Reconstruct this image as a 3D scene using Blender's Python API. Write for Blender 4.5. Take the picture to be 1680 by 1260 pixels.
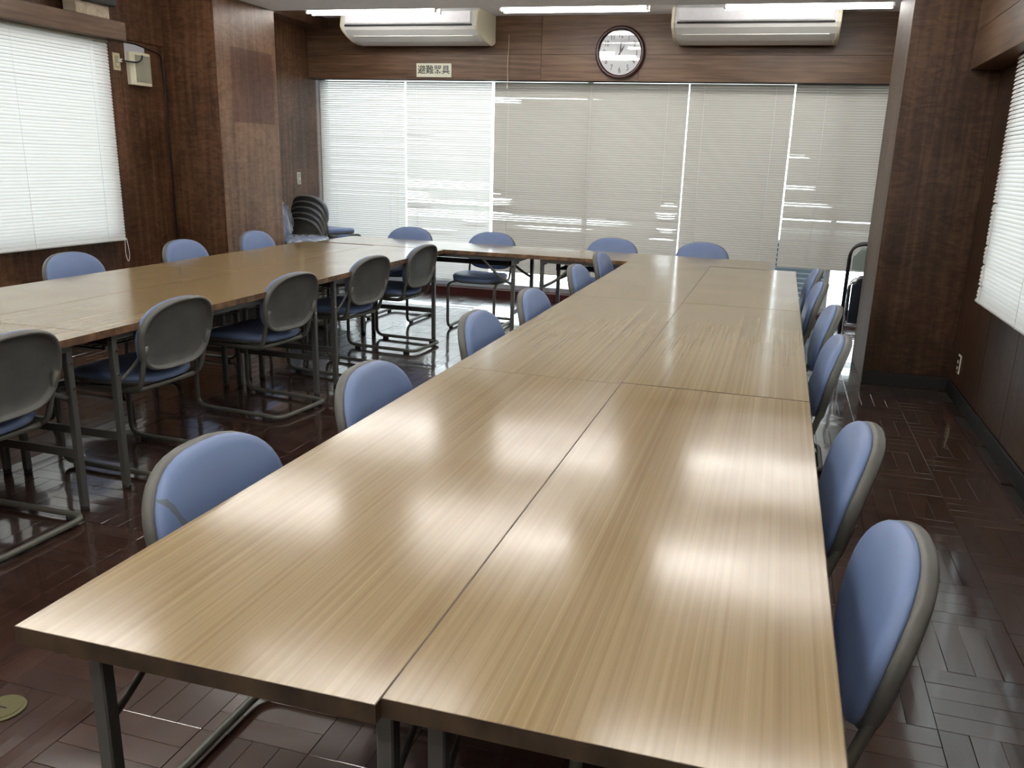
import bpy, bmesh, math, random
from mathutils import Vector, Matrix
random.seed(7)
D = bpy.data
for o in list(D.objects): D.objects.remove(o, do_unlink=True)
SC = bpy.context.scene
COL = SC.collection

# ------------------------------------------------------------------ camera
cam_d = D.cameras.new('camera'); cam = D.objects.new('camera', cam_d); COL.objects.link(cam)
R = ((0.96050344, 0.27627536, 0.03324252), (0.1058226, -0.25216747, -0.96188), (-0.25736106, 0.92740686, -0.2714439))
right, down, fwd = [Vector(r) for r in R]
m = Matrix.Identity(4)
for i in range(3):
    m[i][0] = right[i]; m[i][1] = -down[i]; m[i][2] = -fwd[i]
m.translation = Vector((0, 0, 1.403))
cam.matrix_world = m
FPX, CX, CY = 1380.64, 876.91, 651.93
cam_d.sensor_width = 36.0; cam_d.lens = FPX / 1680 * 36
cam_d.shift_x = -(CX - 840) / 1680; cam_d.shift_y = (CY - 630) / 1680
cam_d.clip_start = 0.05
SC.camera = cam
def project(p):
    v = Vector(p) - Vector((0, 0, 1.403)); z = v.dot(fwd)
    if z < .1: return None
    return CX + FPX * v.dot(right) / z, CY + FPX * v.dot(down) / z

# ------------------------------------------------------------------ world: bright overcast sky
W = D.worlds.new('sky'); SC.world = W; W.use_nodes = True
nt = W.node_tree; nt.nodes.clear()
wo = nt.nodes.new('ShaderNodeOutputWorld'); bg = nt.nodes.new('ShaderNodeBackground')
tc = nt.nodes.new('ShaderNodeTexCoord'); sp = nt.nodes.new('ShaderNodeSeparateXYZ')
cr = nt.nodes.new('ShaderNodeValToRGB')
cr.color_ramp.elements[0].position = 0.0; cr.color_ramp.elements[0].color = (.90, .95, 1.0, 1)
cr.color_ramp.elements[1].position = 0.8; cr.color_ramp.elements[1].color = (.74, .86, 1.0, 1)
nt.links.new(tc.outputs['Generated'], sp.inputs[0]); nt.links.new(sp.outputs['Z'], cr.inputs[0])
nt.links.new(cr.outputs[0], bg.inputs['Color']); bg.inputs['Strength'].default_value = 6.0
nt.links.new(bg.outputs[0], wo.inputs[0])
TUBE_STRENGTH = 22.5
SC.view_settings.view_transform = 'Standard'; SC.view_settings.look = 'None'
SC.view_settings.exposure = 0.0; SC.view_settings.gamma = 1.0; SC.view_settings.use_curve_mapping = False

# ------------------------------------------------------------------ materials
def mat(name, color, rough=.5, metal=0.0, spec=.5, coat=0.0):
    M = D.materials.new(name); M.use_nodes = True
    b = M.node_tree.nodes['Principled BSDF']
    b.inputs['Base Color'].default_value = (*color, 1); b.inputs['Roughness'].default_value = rough
    b.inputs['Metallic'].default_value = metal; b.inputs['Specular IOR Level'].default_value = spec
    b.inputs['Coat Weight'].default_value = coat; b.inputs['Coat Roughness'].default_value = .12
    return M
def nodes(M): return M.node_tree.nodes, M.node_tree.links, M.node_tree.nodes['Principled BSDF']
def N(ns, t, **k):
    n = ns.new(t)
    for a, v in k.items(): setattr(n, a, v)
    return n
def ramp(ns, stops):
    n = ns.new('ShaderNodeValToRGB'); e = n.color_ramp.elements
    while len(e) < len(stops): e.new(.5)
    for i, (p, c) in enumerate(stops): e[i].position = p; e[i].color = (*c, 1)
    return n
def noisy(M, c1, c2, scale=(8, 8, 8), nscale=1.0, coord='Object', detail=4, bump=0.0, rr=None, bdist=.002, dist=0.0):
    """colour varies between c1 and c2 with a stretched noise; optional bump and roughness variation"""
    ns, ln, b = nodes(M)
    tcn = N(ns, 'ShaderNodeTexCoord'); mp = N(ns, 'ShaderNodeMapping'); mp.inputs['Scale'].default_value = scale
    no = N(ns, 'ShaderNodeTexNoise'); no.inputs['Scale'].default_value = nscale; no.inputs['Detail'].default_value = detail
    no.inputs['Distortion'].default_value = dist
    r = ramp(ns, [(.3, c1), (.7, c2)])
    ln.new(tcn.outputs[coord], mp.inputs[0]); ln.new(mp.outputs[0], no.inputs[0]); ln.new(no.outputs[0], r.inputs[0])
    ln.new(r.outputs[0], b.inputs['Base Color'])
    if bump:
        bp = N(ns, 'ShaderNodeBump'); bp.inputs['Strength'].default_value = bump; bp.inputs['Distance'].default_value = bdist
        ln.new(no.outputs[0], bp.inputs['Height']); ln.new(bp.outputs[0], b.inputs['Normal'])
    if rr:
        mr = N(ns, 'ShaderNodeMapRange'); mr.inputs['To Min'].default_value = rr[0]; mr.inputs['To Max'].default_value = rr[1]
        ln.new(no.outputs[0], mr.inputs[0]); ln.new(mr.outputs[0], b.inputs['Roughness'])
    return M

def wood_panel(name, dark, mid, light, horizontal=False, rough=.38, patch=None, mottle=1.0):
    """varnished figured veneer, grain runs up (or along X when horizontal)"""
    M = mat(name, mid, rough, spec=.32)
    ns, ln, b = nodes(M)
    geo = N(ns, 'ShaderNodeNewGeometry')
    # object random offset so neighbouring panels differ
    oi = N(ns, 'ShaderNodeObjectInfo'); vm = N(ns, 'ShaderNodeVectorMath', operation='SCALE'); vm.inputs[0].default_value = (13.1, 7.7, 5.3)
    ln.new(oi.outputs['Random'], vm.inputs['Scale'])
    ad = N(ns, 'ShaderNodeVectorMath', operation='ADD'); ln.new(geo.outputs['Position'], ad.inputs[0]); ln.new(vm.outputs[0], ad.inputs[1])
    m1 = N(ns, 'ShaderNodeMapping'); m1.inputs['Scale'].default_value = (2, 2, 38) if horizontal else (26, 26, 1.1)
    n1 = N(ns, 'ShaderNodeTexNoise'); n1.inputs['Detail'].default_value = 6; n1.inputs['Distortion'].default_value = .4
    n1.inputs['Scale'].default_value = 1.0
    ln.new(ad.outputs[0], m1.inputs[0]); ln.new(m1.outputs[0], n1.inputs[0])
    m2 = N(ns, 'ShaderNodeMapping'); m2.inputs['Scale'].default_value = (1.5, 1.5, 7) if horizontal else (7, 7, 16)
    m2.inputs['Rotation'].default_value = (0.5, .35, 0.2)
    n2 = N(ns, 'ShaderNodeTexNoise'); n2.inputs['Detail'].default_value = 3; n2.inputs['Distortion'].default_value = 2.2
    n2.inputs['Scale'].default_value = 1.0
    ln.new(ad.outputs[0], m2.inputs[0]); ln.new(m2.outputs[0], n2.inputs[0])
    n3 = N(ns, 'ShaderNodeTexNoise'); n3.inputs['Scale'].default_value = 2.2; ln.new(ad.outputs[0], n3.inputs[0])
    mx = N(ns, 'ShaderNodeMix'); mx.inputs[0].default_value = .45 * mottle
    ln.new(n1.outputs[0], mx.inputs[2]); ln.new(n2.outputs[0], mx.inputs[3])
    mx2 = N(ns, 'ShaderNodeMix'); mx2.inputs[0].default_value = .3
    ln.new(mx.outputs[0], mx2.inputs[2]); ln.new(n3.outputs[0], mx2.inputs[3])
    r = ramp(ns, [(.38, dark), (.5, mid), (.62, light)])
    ln.new(mx2.outputs[0], r.inputs[0])
    out = r.outputs[0]
    if patch:   # a darker unfaded rectangle where a notice hung (y0,y1,z0,z1)
        sx = N(ns, 'ShaderNodeSeparateXYZ'); ln.new(geo.outputs['Position'], sx.inputs[0])
        prev = None
        for ax, lo, hi in (('Y', patch[0], patch[1]), ('Z', patch[2], patch[3])):
            for op, v in (('GREATER_THAN', lo), ('LESS_THAN', hi)):
                q = N(ns, 'ShaderNodeMath', operation=op); q.inputs[1].default_value = v; ln.new(sx.outputs[ax], q.inputs[0])
                if prev:
                    mu = N(ns, 'ShaderNodeMath', operation='MULTIPLY'); ln.new(prev.outputs[0], mu.inputs[0]); ln.new(q.outputs[0], mu.inputs[1]); prev = mu
                else: prev = q
        mm = N(ns, 'ShaderNodeMix', data_type='RGBA', blend_type='MULTIPLY'); mm.inputs[7].default_value = (.62, .5, .5, 1)
        ln.new(prev.outputs[0], mm.inputs[0]); ln.new(out, mm.inputs[6]); out = mm.outputs[2]
    ln.new(out, b.inputs['Base Color'])
    bp = N(ns, 'ShaderNodeBump'); bp.inputs['Strength'].default_value = .12; bp.inputs['Distance'].default_value = .002
    ln.new(n1.outputs[0], bp.inputs['Height']); ln.new(bp.outputs[0], b.inputs['Normal'])
    return M

MAT = {}
MAT['panel'] = wood_panel('red_brown_veneer', (.0400, .0176, .0088), (.0840, .0384, .0192), (.1520, .0760, .0384))
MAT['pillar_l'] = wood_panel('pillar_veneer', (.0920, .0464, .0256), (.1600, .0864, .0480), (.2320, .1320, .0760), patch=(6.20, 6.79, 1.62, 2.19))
MAT['pillar_r'] = wood_panel('shade_tinted_pillar_veneer', (.0240, .0120, .0064), (.0496, .0248, .0136), (.0920, .0480, .0264))  # darker copy of the pillar veneer, shade put into its colour
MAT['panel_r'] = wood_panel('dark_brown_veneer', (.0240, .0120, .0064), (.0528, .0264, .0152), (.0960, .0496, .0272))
MAT['pillar_side'] = wood_panel('pillar_side_veneer', (.0600, .0360, .0224), (.1000, .0656, .0432), (.1440, .0960, .0640), rough=.55)
MAT['plank'] = wood_panel('walnut_board', (.0680, .0352, .0192), (.1120, .0624, .0352), (.1600, .0944, .0560), horizontal=True, mottle=.4)
MAT['base'] = mat('black_skirting', (.008, .007, .006), .6)
MAT['groove'] = mat('panel_joint', (.012, .007, .005), .8)
MAT['ceil'] = noisy(mat('ceiling_board', (.84, .84, .87), .8), (.81, .81, .84), (.87, .87, .90), (30, 30, 30), bump=.2)
MAT['sill'] = mat('dark_red_sill_paint', (.07, .018, .016), .3)
MAT['alu'] = mat('aluminium_frame', (.62, .65, .68), .35, .3)
MAT['cream'] = mat('aged_cream_plastic', (.66, .62, .47), .4)
MAT['cream2'] = mat('beige_plate_plastic', (.55, .47, .28), .4)
MAT['grill'] = mat('grey_beige_grill', (.34, .33, .26), .6)
MAT['white_pl'] = mat('white_plastic', (.78, .78, .76), .3)
MAT['gun'] = mat('grey_painted_plate', (.45, .47, .52), .45)
MAT['black'] = mat('black_plastic', (.012, .012, .012), .4)
MAT['blackm'] = mat('dark_slot', (.006, .006, .006), .7)
MAT['chrome'] = mat('chrome', (.75, .76, .78), .12, 1.0)
MAT['brass'] = mat('aged_brass', (.17, .155, .08), .4, .8)
MAT['cord'] = mat('beige_cord', (.42, .34, .22), .8)
MAT['sign_g'] = mat('sign_green_black', (.006, .022, .016), .5)
MAT['sign_w'] = mat('sign_pale_plate', (.62, .62, .50), .35)
MAT['dial'] = mat('clock_dial', (.74, .77, .80), .5)
MAT['clock_rim'] = mat('dark_red_wood_rim', (.045, .018, .018), .22)
MAT['ink'] = mat('dial_ink', (.03, .03, .035), .5)
MAT['woodblock'] = noisy(mat('raw_wood_block', (.4, .33, .25), .7), (.30, .24, .17), (.46, .38, .29), (4, 30, 30))
MAT['concrete'] = noisy(mat('balcony_concrete', (.45, .45, .44), .8), (.40, .40, .39), (.52, .52, .5), (5, 5, 5))
MAT['facade'] = mat('pale_facade', (.55, .56, .56), .8)
MAT['louvre'] = mat('blue_grey_louvre', (.10, .12, .14), .5)

# chairs
MAT['vinyl'] = noisy(mat('blue_vinyl', (.1400, .2000, .3600), .42, spec=.4), (.1320, .1880, .3440), (.1520, .2120, .3760), (6, 6, 6), bump=.08)
MAT['vinyl_stain'] = mat('blue_vinyl_stained', (.14, .20, .36), .42, spec=.4)
ns, ln, b = nodes(MAT['vinyl_stain'])
t_ = N(ns, 'ShaderNodeTexCoord'); mp = N(ns, 'ShaderNodeMapping'); mp.inputs['Scale'].default_value = (16, 16, 5)
wv = N(ns, 'ShaderNodeTexNoise'); wv.inputs['Scale'].default_value = 1.0; wv.inputs['Detail'].default_value = 5
ln.new(t_.outputs['Object'], mp.inputs[0]); ln.new(mp.outputs[0], wv.inputs[0])
# stain: a streak centred on x = .125 (sitter's right side), between heights .50 and .69
sx = N(ns, 'ShaderNodeSeparateXYZ'); ln.new(t_.outputs['Object'], sx.inputs[0])
ws = N(ns, 'ShaderNodeMath', operation='MULTIPLY_ADD'); ws.inputs[1].default_value = .05; ws.inputs[2].default_value = -.025
ln.new(wv.outputs[0], ws.inputs[0])
a1 = N(ns, 'ShaderNodeMath', operation='ADD'); sl = N(ns, 'ShaderNodeMath', operation='MULTIPLY_ADD'); sl.inputs[1].default_value = -.5; ln.new(sx.outputs['Z'], sl.inputs[0]); ln.new(sx.outputs['X'], sl.inputs[2]); ln.new(sl.outputs[0], a1.inputs[0]); ln.new(ws.outputs[0], a1.inputs[1])
cm = N(ns, 'ShaderNodeMath', operation='COMPARE'); cm.inputs[1].default_value = -.178; cm.inputs[2].default_value = .009
ln.new(a1.outputs[0], cm.inputs[0])
lz = N(ns, 'ShaderNodeMath', operation='LESS_THAN'); lz.inputs[1].default_value = .722; ln.new(sx.outputs['Z'], lz.inputs[0])
mu = N(ns, 'ShaderNodeMath', operation='MULTIPLY'); ln.new(cm.outputs[0], mu.inputs[0]); ln.new(lz.outputs[0], mu.inputs[1])
mm = N(ns, 'ShaderNodeMix', data_type='RGBA'); mm.inputs[6].default_value = (.14, .20, .36, 1); mm.inputs[7].default_value = (.11, .135, .165, 1)
ln.new(mu.outputs[0], mm.inputs[0]); ln.new(mm.outputs[2], b.inputs['Base Color'])
MAT['shell'] = noisy(mat('grey_shell_plastic', (.1040, .1040, .0920), .45, spec=.45), (.0880, .0880, .0800), (.1240, .1240, .1120), (9, 9, 9), bump=.05)
MAT['tube'] = mat('grey_green_painted_steel', (.1240, .1240, .1040), .38, .25)
MAT['pad'] = mat('dark_rubber', (.02, .02, .02), .6)
# tables
def laminate(name):
    M = mat(name, (.45, .33, .2), .3, spec=.58)
    ns, ln, b = nodes(M)
    t = N(ns, 'ShaderNodeTexCoord'); oi = N(ns, 'ShaderNodeObjectInfo')
    vm = N(ns, 'ShaderNodeVectorMath', operation='SCALE'); vm.inputs[0].default_value = (3.7, 11.3, 0)
    ln.new(oi.outputs['Random'], vm.inputs['Scale'])
    ad = N(ns, 'ShaderNodeVectorMath', operation='ADD'); ln.new(t.outputs['Object'], ad.inputs[0]); ln.new(vm.outputs[0], ad.inputs[1])
    def stretched(sc, det, dist=0.):
        m_ = N(ns, 'ShaderNodeMapping'); m_.inputs['Scale'].default_value = sc
        n_ = N(ns, 'ShaderNodeTexNoise'); n_.inputs['Scale'].default_value = 1; n_.inputs['Detail'].default_value = det; n_.inputs['Distortion'].default_value = dist
        ln.new(ad.outputs[0], m_.inputs[0]); ln.new(m_.outputs[0], n_.inputs[0]); return n_
    fine = stretched((.9, 220, 1), 3); mid = stretched((.2, 100, 1), 3); big = stretched((.3, 12, 1), 2); wear = stretched((3.5, 3.5, 1), 3); streak = stretched((.25, 150, 1), 2)
    mx = N(ns, 'ShaderNodeMix'); mx.inputs[0].default_value = .62; ln.new(fine.outputs[0], mx.inputs[2]); ln.new(mid.outputs[0], mx.inputs[3])
    mx2 = N(ns, 'ShaderNodeMix'); mx2.inputs[0].default_value = .2; ln.new(mx.outputs[0], mx2.inputs[2]); ln.new(big.outputs[0], mx2.inputs[3])
    r = ramp(ns, [(.36, (.215, .146, .071)), (.5, (.260, .1856, .0944)), (.64, (.300, .224, .119))])
    rs = ramp(ns, [(.60, (0, 0, 0)), (.68, (1, 1, 1))]); ln.new(streak.outputs[0], rs.inputs[0])
    ms = N(ns, 'ShaderNodeMix', data_type='RGBA'); ms.inputs[7].default_value = (.39, .31, .17, 1)
    sc = N(ns, 'ShaderNodeMath', operation='MULTIPLY'); sc.inputs[1].default_value = .28; ln.new(rs.outputs[0], sc.inputs[0]); ln.new(sc.outputs[0], ms.inputs[0])
    ln.new(mx2.outputs[0], r.inputs[0]); ln.new(r.outputs[0], ms.inputs[6]); ln.new(ms.outputs[2], b.inputs['Base Color'])
    mr = N(ns, 'ShaderNodeMapRange'); mr.inputs['From Min'].default_value = .3; mr.inputs['From Max'].default_value = .7
    mr.inputs['To Min'].default_value = .125; mr.inputs['To Max'].default_value = .19
    ln.new(wear.outputs[0], mr.inputs[0]); ln.new(mr.outputs[0], b.inputs['Roughness'])
    bp = N(ns, 'ShaderNodeBump'); bp.inputs['Strength'].default_value = .04; bp.inputs['Distance'].default_value = .0002
    ln.new(fine.outputs[0], bp.inputs['Height']); ln.new(bp.outputs[0], b.inputs['Normal'])
    return M
MAT['laminate'] = laminate('oak_laminate')
MAT['edge'] = noisy(mat('worn_brown_edge', (.1600, .0880, .0400), .5), (.0480, .0256, .0128), (.2400, .1280, .0560), (22, 22, 14), detail=6)
MAT['edge_dark'] = noisy(mat('dark_worn_edge', (.0800, .0480, .0240), .5), (.0240, .0160, .0096), (.0840, .0528, .0288), (22, 22, 14), detail=6)
MAT['steel'] = mat('grey_painted_leg', (.1000, .1000, .0920), .4, .3)
MAT['steel_dk'] = mat('dark_underframe', (.0400, .0400, .0384), .5, .2)
# floor
def parquet():
    M = mat('dark_parquet', (.1, .04, .02), .12, spec=.5, coat=1.0); M.node_tree.nodes['Principled BSDF'].inputs['Coat Roughness'].default_value = .07
    ns, ln, b = nodes(M)
    at = N(ns, 'ShaderNodeAttribute'); at.attribute_name = 'tone'
    ax = N(ns, 'ShaderNodeAttribute'); ax.attribute_name = 'axis'
    geo = N(ns, 'ShaderNodeNewGeometry')
    mA = N(ns, 'ShaderNodeMapping'); mA.inputs['Scale'].default_value = (7, 60, 1)
    mB = N(ns, 'ShaderNodeMapping'); mB.inputs['Scale'].default_value = (60, 7, 1)
    ln.new(geo.outputs['Position'], mA.inputs[0]); ln.new(geo.outputs['Position'], mB.inputs[0])
    mv = N(ns, 'ShaderNodeMix', data_type='VECTOR'); ln.new(ax.outputs['Fac'], mv.inputs[0]); ln.new(mA.outputs[0], mv.inputs[4]); ln.new(mB.outputs[0], mv.inputs[5])
    n1 = N(ns, 'ShaderNodeTexNoise'); n1.inputs['Scale'].default_value = 1; n1.inputs['Detail'].default_value = 6; ln.new(mv.outputs[1], n1.inputs[0])
    n2 = N(ns, 'ShaderNodeTexNoise'); n2.inputs['Scale'].default_value = 5; n2.inputs['Detail'].default_value = 4; ln.new(geo.outputs['Position'], n2.inputs[0])
    mx = N(ns, 'ShaderNodeMix'); mx.inputs[0].default_value = .35; ln.new(n1.outputs[0], mx.inputs[2]); ln.new(at.outputs['Fac'], mx.inputs[3])
    mx2 = N(ns, 'ShaderNodeMix'); mx2.inputs[0].default_value = .25; ln.new(mx.outputs[0], mx2.inputs[2]); ln.new(n2.outputs[0], mx2.inputs[3])
    r = ramp(ns, [(.25, (.0240, .0112, .0080)), (.5, (.0448, .0216, .0152)), (.78, (.0704, .0344, .0240))])
    ln.new(mx2.outputs[0], r.inputs[0]); ln.new(r.outputs[0], b.inputs['Base Color'])
    mr = N(ns, 'ShaderNodeMapRange'); mr.inputs['From Min'].default_value = .3; mr.inputs['From Max'].default_value = .75
    mr.inputs['To Min'].default_value = .10; mr.inputs['To Max'].default_value = .30
    ln.new(n2.outputs[0], mr.inputs[0]); ln.new(mr.outputs[0], b.inputs['Roughness'])
    bp = N(ns, 'ShaderNodeBump'); bp.inputs['Strength'].default_value = .07; bp.inputs['Distance'].default_value = .0004
    ln.new(n1.outputs[0], bp.inputs['Height'])
    bq = N(ns, 'ShaderNodeBump'); bq.inputs['Strength'].default_value = .28; bq.inputs['Distance'].default_value = .0016
    n4 = N(ns, 'ShaderNodeTexNoise'); n4.inputs['Scale'].default_value = 11; n4.inputs['Detail'].default_value = 2; ln.new(geo.outputs['Position'], n4.inputs[0])
    ln.new(n4.outputs[0], bq.inputs['Height']); ln.new(bp.outputs[0], bq.inputs['Normal']); ln.new(bq.outputs[0], b.inputs['Normal'])
    return M
MAT['parquet'] = parquet()
# slats: thin painted metal / vinyl, lets some daylight through
def slat_mat(name, col, trans):
    M = D.materials.new(name); M.use_nodes = True; ns = M.node_tree.nodes; ln = M.node_tree.links; b = ns['Principled BSDF']
    b.inputs['Base Color'].default_value = (*col, 1); b.inputs['Roughness'].default_value = .45
    tr = ns.new('ShaderNodeBsdfTranslucent'); tr.inputs[0].default_value = (*col, 1)
    mx = ns.new('ShaderNodeMixShader'); mx.inputs[0].default_value = trans
    ln.new(b.outputs[0], mx.inputs[1]); ln.new(tr.outputs[0], mx.inputs[2]); ln.new(mx.outputs[0], ns['Material Output'].inputs[0])
    return M
MAT['slat'] = slat_mat('white_slat', (.80, .80, .78), .16)
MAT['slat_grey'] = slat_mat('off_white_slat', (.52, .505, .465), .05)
def glass_mat(name, tint, refl=1.0):
    M = D.materials.new(name); M.use_nodes = True; ns = M.node_tree.nodes; ln = M.node_tree.links
    ns.remove(ns['Principled BSDF'])
    t = ns.new('ShaderNodeBsdfTransparent'); t.inputs[0].default_value = (*tint, 1)
    g = ns.new('ShaderNodeBsdfGlossy'); g.inputs['Roughness'].default_value = .02
    f = ns.new('ShaderNodeFresnel'); f.inputs[0].default_value = 1.5
    mx = ns.new('ShaderNodeMixShader'); ln.new(f.outputs[0], mx.inputs[0]); ln.new(t.outputs[0], mx.inputs[1]); ln.new(g.outputs[0], mx.inputs[2])
    ln.new(mx.outputs[0], ns['Material Output'].inputs[0]); return M
MAT['glass'] = glass_mat('window_glass', (.93, .96, .95))
MAT['clock_glass'] = glass_mat('clock_glass', (.98, .98, .98))
def film():
    M = D.materials.new('clear_plastic_film'); M.use_nodes = True; ns = M.node_tree.nodes; ln = M.node_tree.links; b = ns['Principled BSDF']
    b.inputs['Base Color'].default_value = (.75, .8, .88, 1); b.inputs['Roughness'].default_value = .12
    t = ns.new('ShaderNodeBsdfTransparent'); mx = ns.new('ShaderNodeMixShader')
    no = ns.new('ShaderNodeTexNoise'); no.inputs['Scale'].default_value = 1; no.inputs['Detail'].default_value = 3; no.inputs['Distortion'].default_value = .6
    tq = ns.new('ShaderNodeTexCoord'); mq = ns.new('ShaderNodeMapping'); mq.inputs['Scale'].default_value = (34, 16, 3); ln.new(tq.outputs['Object'], mq.inputs[0]); ln.new(mq.outputs[0], no.inputs[0])
    r = ns.new('ShaderNodeValToRGB'); r.color_ramp.elements[0].position = .45; r.color_ramp.elements[1].position = .62
    r.color_ramp.elements[0].color = (.12, .12, .12, 1); r.color_ramp.elements[1].color = (.7, .7, .7, 1)
    bp = ns.new('ShaderNodeBump'); bp.inputs['Strength'].default_value = .8; bp.inputs['Distance'].default_value = .01
    ln.new(no.outputs[0], r.inputs[0]); ln.new(r.outputs[0], mx.inputs[0]); ln.new(t.outputs[0], mx.inputs[1]); ln.new(b.outputs[0], mx.inputs[2])
    ln.new(no.outputs[0], bp.inputs['Height']); ln.new(bp.outputs[0], b.inputs['Normal'])
    ln.new(mx.outputs[0], ns['Material Output'].inputs[0]); return M
MAT['film'] = film()
def emit(name, col, s):
    M = D.materials.new(name); M.use_nodes = True; b = M.node_tree.nodes['Principled BSDF']
    b.inputs['Base Color'].default_value = (.9, .9, .9, 1); b.inputs['Emission Color'].default_value = (*col, 1); b.inputs['Emission Strength'].default_value = s
    return M
MAT['lamp'] = emit('lit_fluorescent_tube', (1.0, .97, .92), TUBE_STRENGTH)
MAT['lamp_boosted'] = emit('boosted_tube', (1.0, .97, .90), TUBE_STRENGTH * 1.65)  # output raised above the far tubes to brighten the near tables

# ------------------------------------------------------------------ mesh helpers
def box(bm, x0, x1, y0, y1, z0, z1, mi=0, M=None):
    vs = [bm.verts.new(Vector(p) if M is None else M @ Vector(p)) for p in
          ((x0, y0, z0), (x1, y0, z0), (x1, y1, z0), (x0, y1, z0), (x0, y0, z1), (x1, y0, z1), (x1, y1, z1), (x0, y1, z1))]
    for f in ((0, 3, 2, 1), (4, 5, 6, 7), (0, 1, 5, 4), (1, 2, 6, 5), (2, 3, 7, 6), (3, 0, 4, 7)):
        q = bm.faces.new([vs[i] for i in f]); q.material_index = mi
    return vs
def bevelled(bm, w, seg=1):
    bmesh.ops.bevel(bm, geom=list(bm.edges), offset=w, segments=seg, affect='EDGES', profile=.7)
def prism(bm, pts, axis, a, b, mi=0):
    """extrude a closed 2-D outline along an axis from a to b; pts are the other two coordinates in xyz order"""
    def P(p, t): return {'X': (t, p[0], p[1]), 'Y': (p[0], t, p[1]), 'Z': (p[0], p[1], t)}[axis]
    v0 = [bm.verts.new(P(p, a)) for p in pts]; v1 = [bm.verts.new(P(p, b)) for p in pts]
    n = len(pts)
    for i in range(n):
        f = bm.faces.new((v0[i], v0[(i + 1) % n], v1[(i + 1) % n], v1[i])); f.material_index = mi
    bm.faces.new(v0).material_index = mi; bm.faces.new(list(reversed(v1))).material_index = mi
def fillet(pts, r, closed=False, seg=5):
    pts = [Vector(p) for p in pts]; out = []; n = len(pts)
    for i, p in enumerate(pts):
        if not closed and i in (0, n - 1): out.append(p); continue
        a = pts[i - 1]; c = pts[(i + 1) % n]
        rr = r[i] if isinstance(r, (list, tuple)) else r
        u = (a - p); w = (c - p); d = min(rr, u.length * .49, w.length * .49)
        A = p + u.normalized() * d; B = p + w.normalized() * d
        for k in range(seg + 1):
            t = k / seg; out.append(A * (1 - t) ** 2 + p * 2 * t * (1 - t) + B * t * t)
    return out
def sweep(bm, path, r, seg=8, closed=False, mi=0, flat=1.0, caps=True):
    P = [Vector(p) for p in path]; n = len(P); rings = []
    def tan(i):
        if closed: return (P[(i + 1) % n] - P[i - 1]).normalized()
        return (P[min(i + 1, n - 1)] - P[max(i - 1, 0)]).normalized()
    t = tan(0); up = Vector((0, 0, 1)) if abs(t.z) < .9 else Vector((1, 0, 0)); nrm = (up - t * up.dot(t)).normalized()
    for i in range(n):
        t = tan(i); nrm = (nrm - t * nrm.dot(t)).normalized(); bn = t.cross(nrm)
        rings.append([bm.verts.new(P[i] + (nrm * math.cos(2 * math.pi * k / seg) + bn * math.sin(2 * math.pi * k / seg) * flat) * r) for k in range(seg)])
    m_ = n if closed else n - 1
    for i in range(m_):
        a = rings[i]; b = rings[(i + 1) % n]
        off = 0
        if closed and i == n - 1:
            off = min(range(seg), key=lambda o: (a[0].co - b[o].co).length)
        for k in range(seg):
            f = bm.faces.new((a[k], a[(k + 1) % seg], b[(k + 1 + off) % seg], b[(k + off) % seg])); f.material_index = mi; f.smooth = True
    if not closed and caps:
        bm.faces.new(list(reversed(rings[0]))).material_index = mi; bm.faces.new(rings[-1]).material_index = mi
def cyl(bm, c, r, h, axis='Z', seg=20, mi=0, r2=None):
    """closed cylinder/cone from c along axis by h"""
    c = Vector(c); r2 = r if r2 is None else r2; A = []; B = []
    for k in range(seg):
        a = 2 * math.pi * k / seg; u, v = math.cos(a), math.sin(a)
        d = {'Z': Vector((u, v, 0)), 'Y': Vector((u, 0, -v)), 'X': Vector((0, u, v))}[axis]
        e = {'Z': Vector((0, 0, h)), 'Y': Vector((0, h, 0)), 'X': Vector((h, 0, 0))}[axis]
        A.append(bm.verts.new(c + d * r)); B.append(bm.verts.new(c + e + d * r2))
    for k in range(seg):
        f = bm.faces.new((A[k], A[(k + 1) % seg], B[(k + 1) % seg], B[k])); f.smooth = True; f.material_index = mi
    bm.faces.new(list(reversed(A))).material_index = mi; bm.faces.new(B).material_index = mi
def mesh_of(bm, name, mats):
    bmesh.ops.recalc_face_normals(bm, faces=list(bm.faces))
    me = D.meshes.new(name); bm.to_mesh(me); bm.free()
    for m_ in (mats if isinstance(mats, (list, tuple)) else [mats]): me.materials.append(m_)
    return me
def link(name, me, parent=None, loc=(0, 0, 0), rz=0.0, **props):
    o = D.objects.new(name, me); COL.objects.link(o); o.location = loc
    if rz: o.rotation_euler = (0, 0, rz)
    if parent is not None: o.parent = parent
    for k, v in props.items(): o[k] = v
    return o
def obj(name, bm, mats, parent=None, loc=(0, 0, 0), rz=0.0, **props):
    return link(name, mesh_of(bm, name, mats), parent, loc, rz, **props)
def boxobj(name, mats, b, parent=None, bev=0.0, loc=(0, 0, 0), **props):
    bm = bmesh.new(); box(bm, *b)
    if bev: bevelled(bm, bev)
    return obj(name, bm, mats, parent, loc, **props)
def thing(name, label, cat, loc=(0, 0, 0), rz=0.0, group=None):
    o = D.objects.new(name, None); COL.objects.link(o); o.location = loc; o.rotation_euler = (0, 0, rz)
    o.empty_display_size = .1
    o['label'] = label; o['category'] = cat
    if group: o['group'] = group
    return o
def struct(name, parent=None):
    o = D.objects.new(name, None); COL.objects.link(o); o['kind'] = 'structure'
    if parent: o.parent = parent
    return o
def dup(root, loc, rz, label=None, group=None):
    r = root.copy(); COL.objects.link(r); r.location = loc; r.rotation_euler = (0, 0, rz)
    if label: r['label'] = label
    if group: r['group'] = group
    for ch in list(root.children):
        c = ch.copy(); COL.objects.link(c); c.parent = r
        for g in ch.children:
            d = g.copy(); COL.objects.link(d); d.parent = c
    return r

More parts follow.
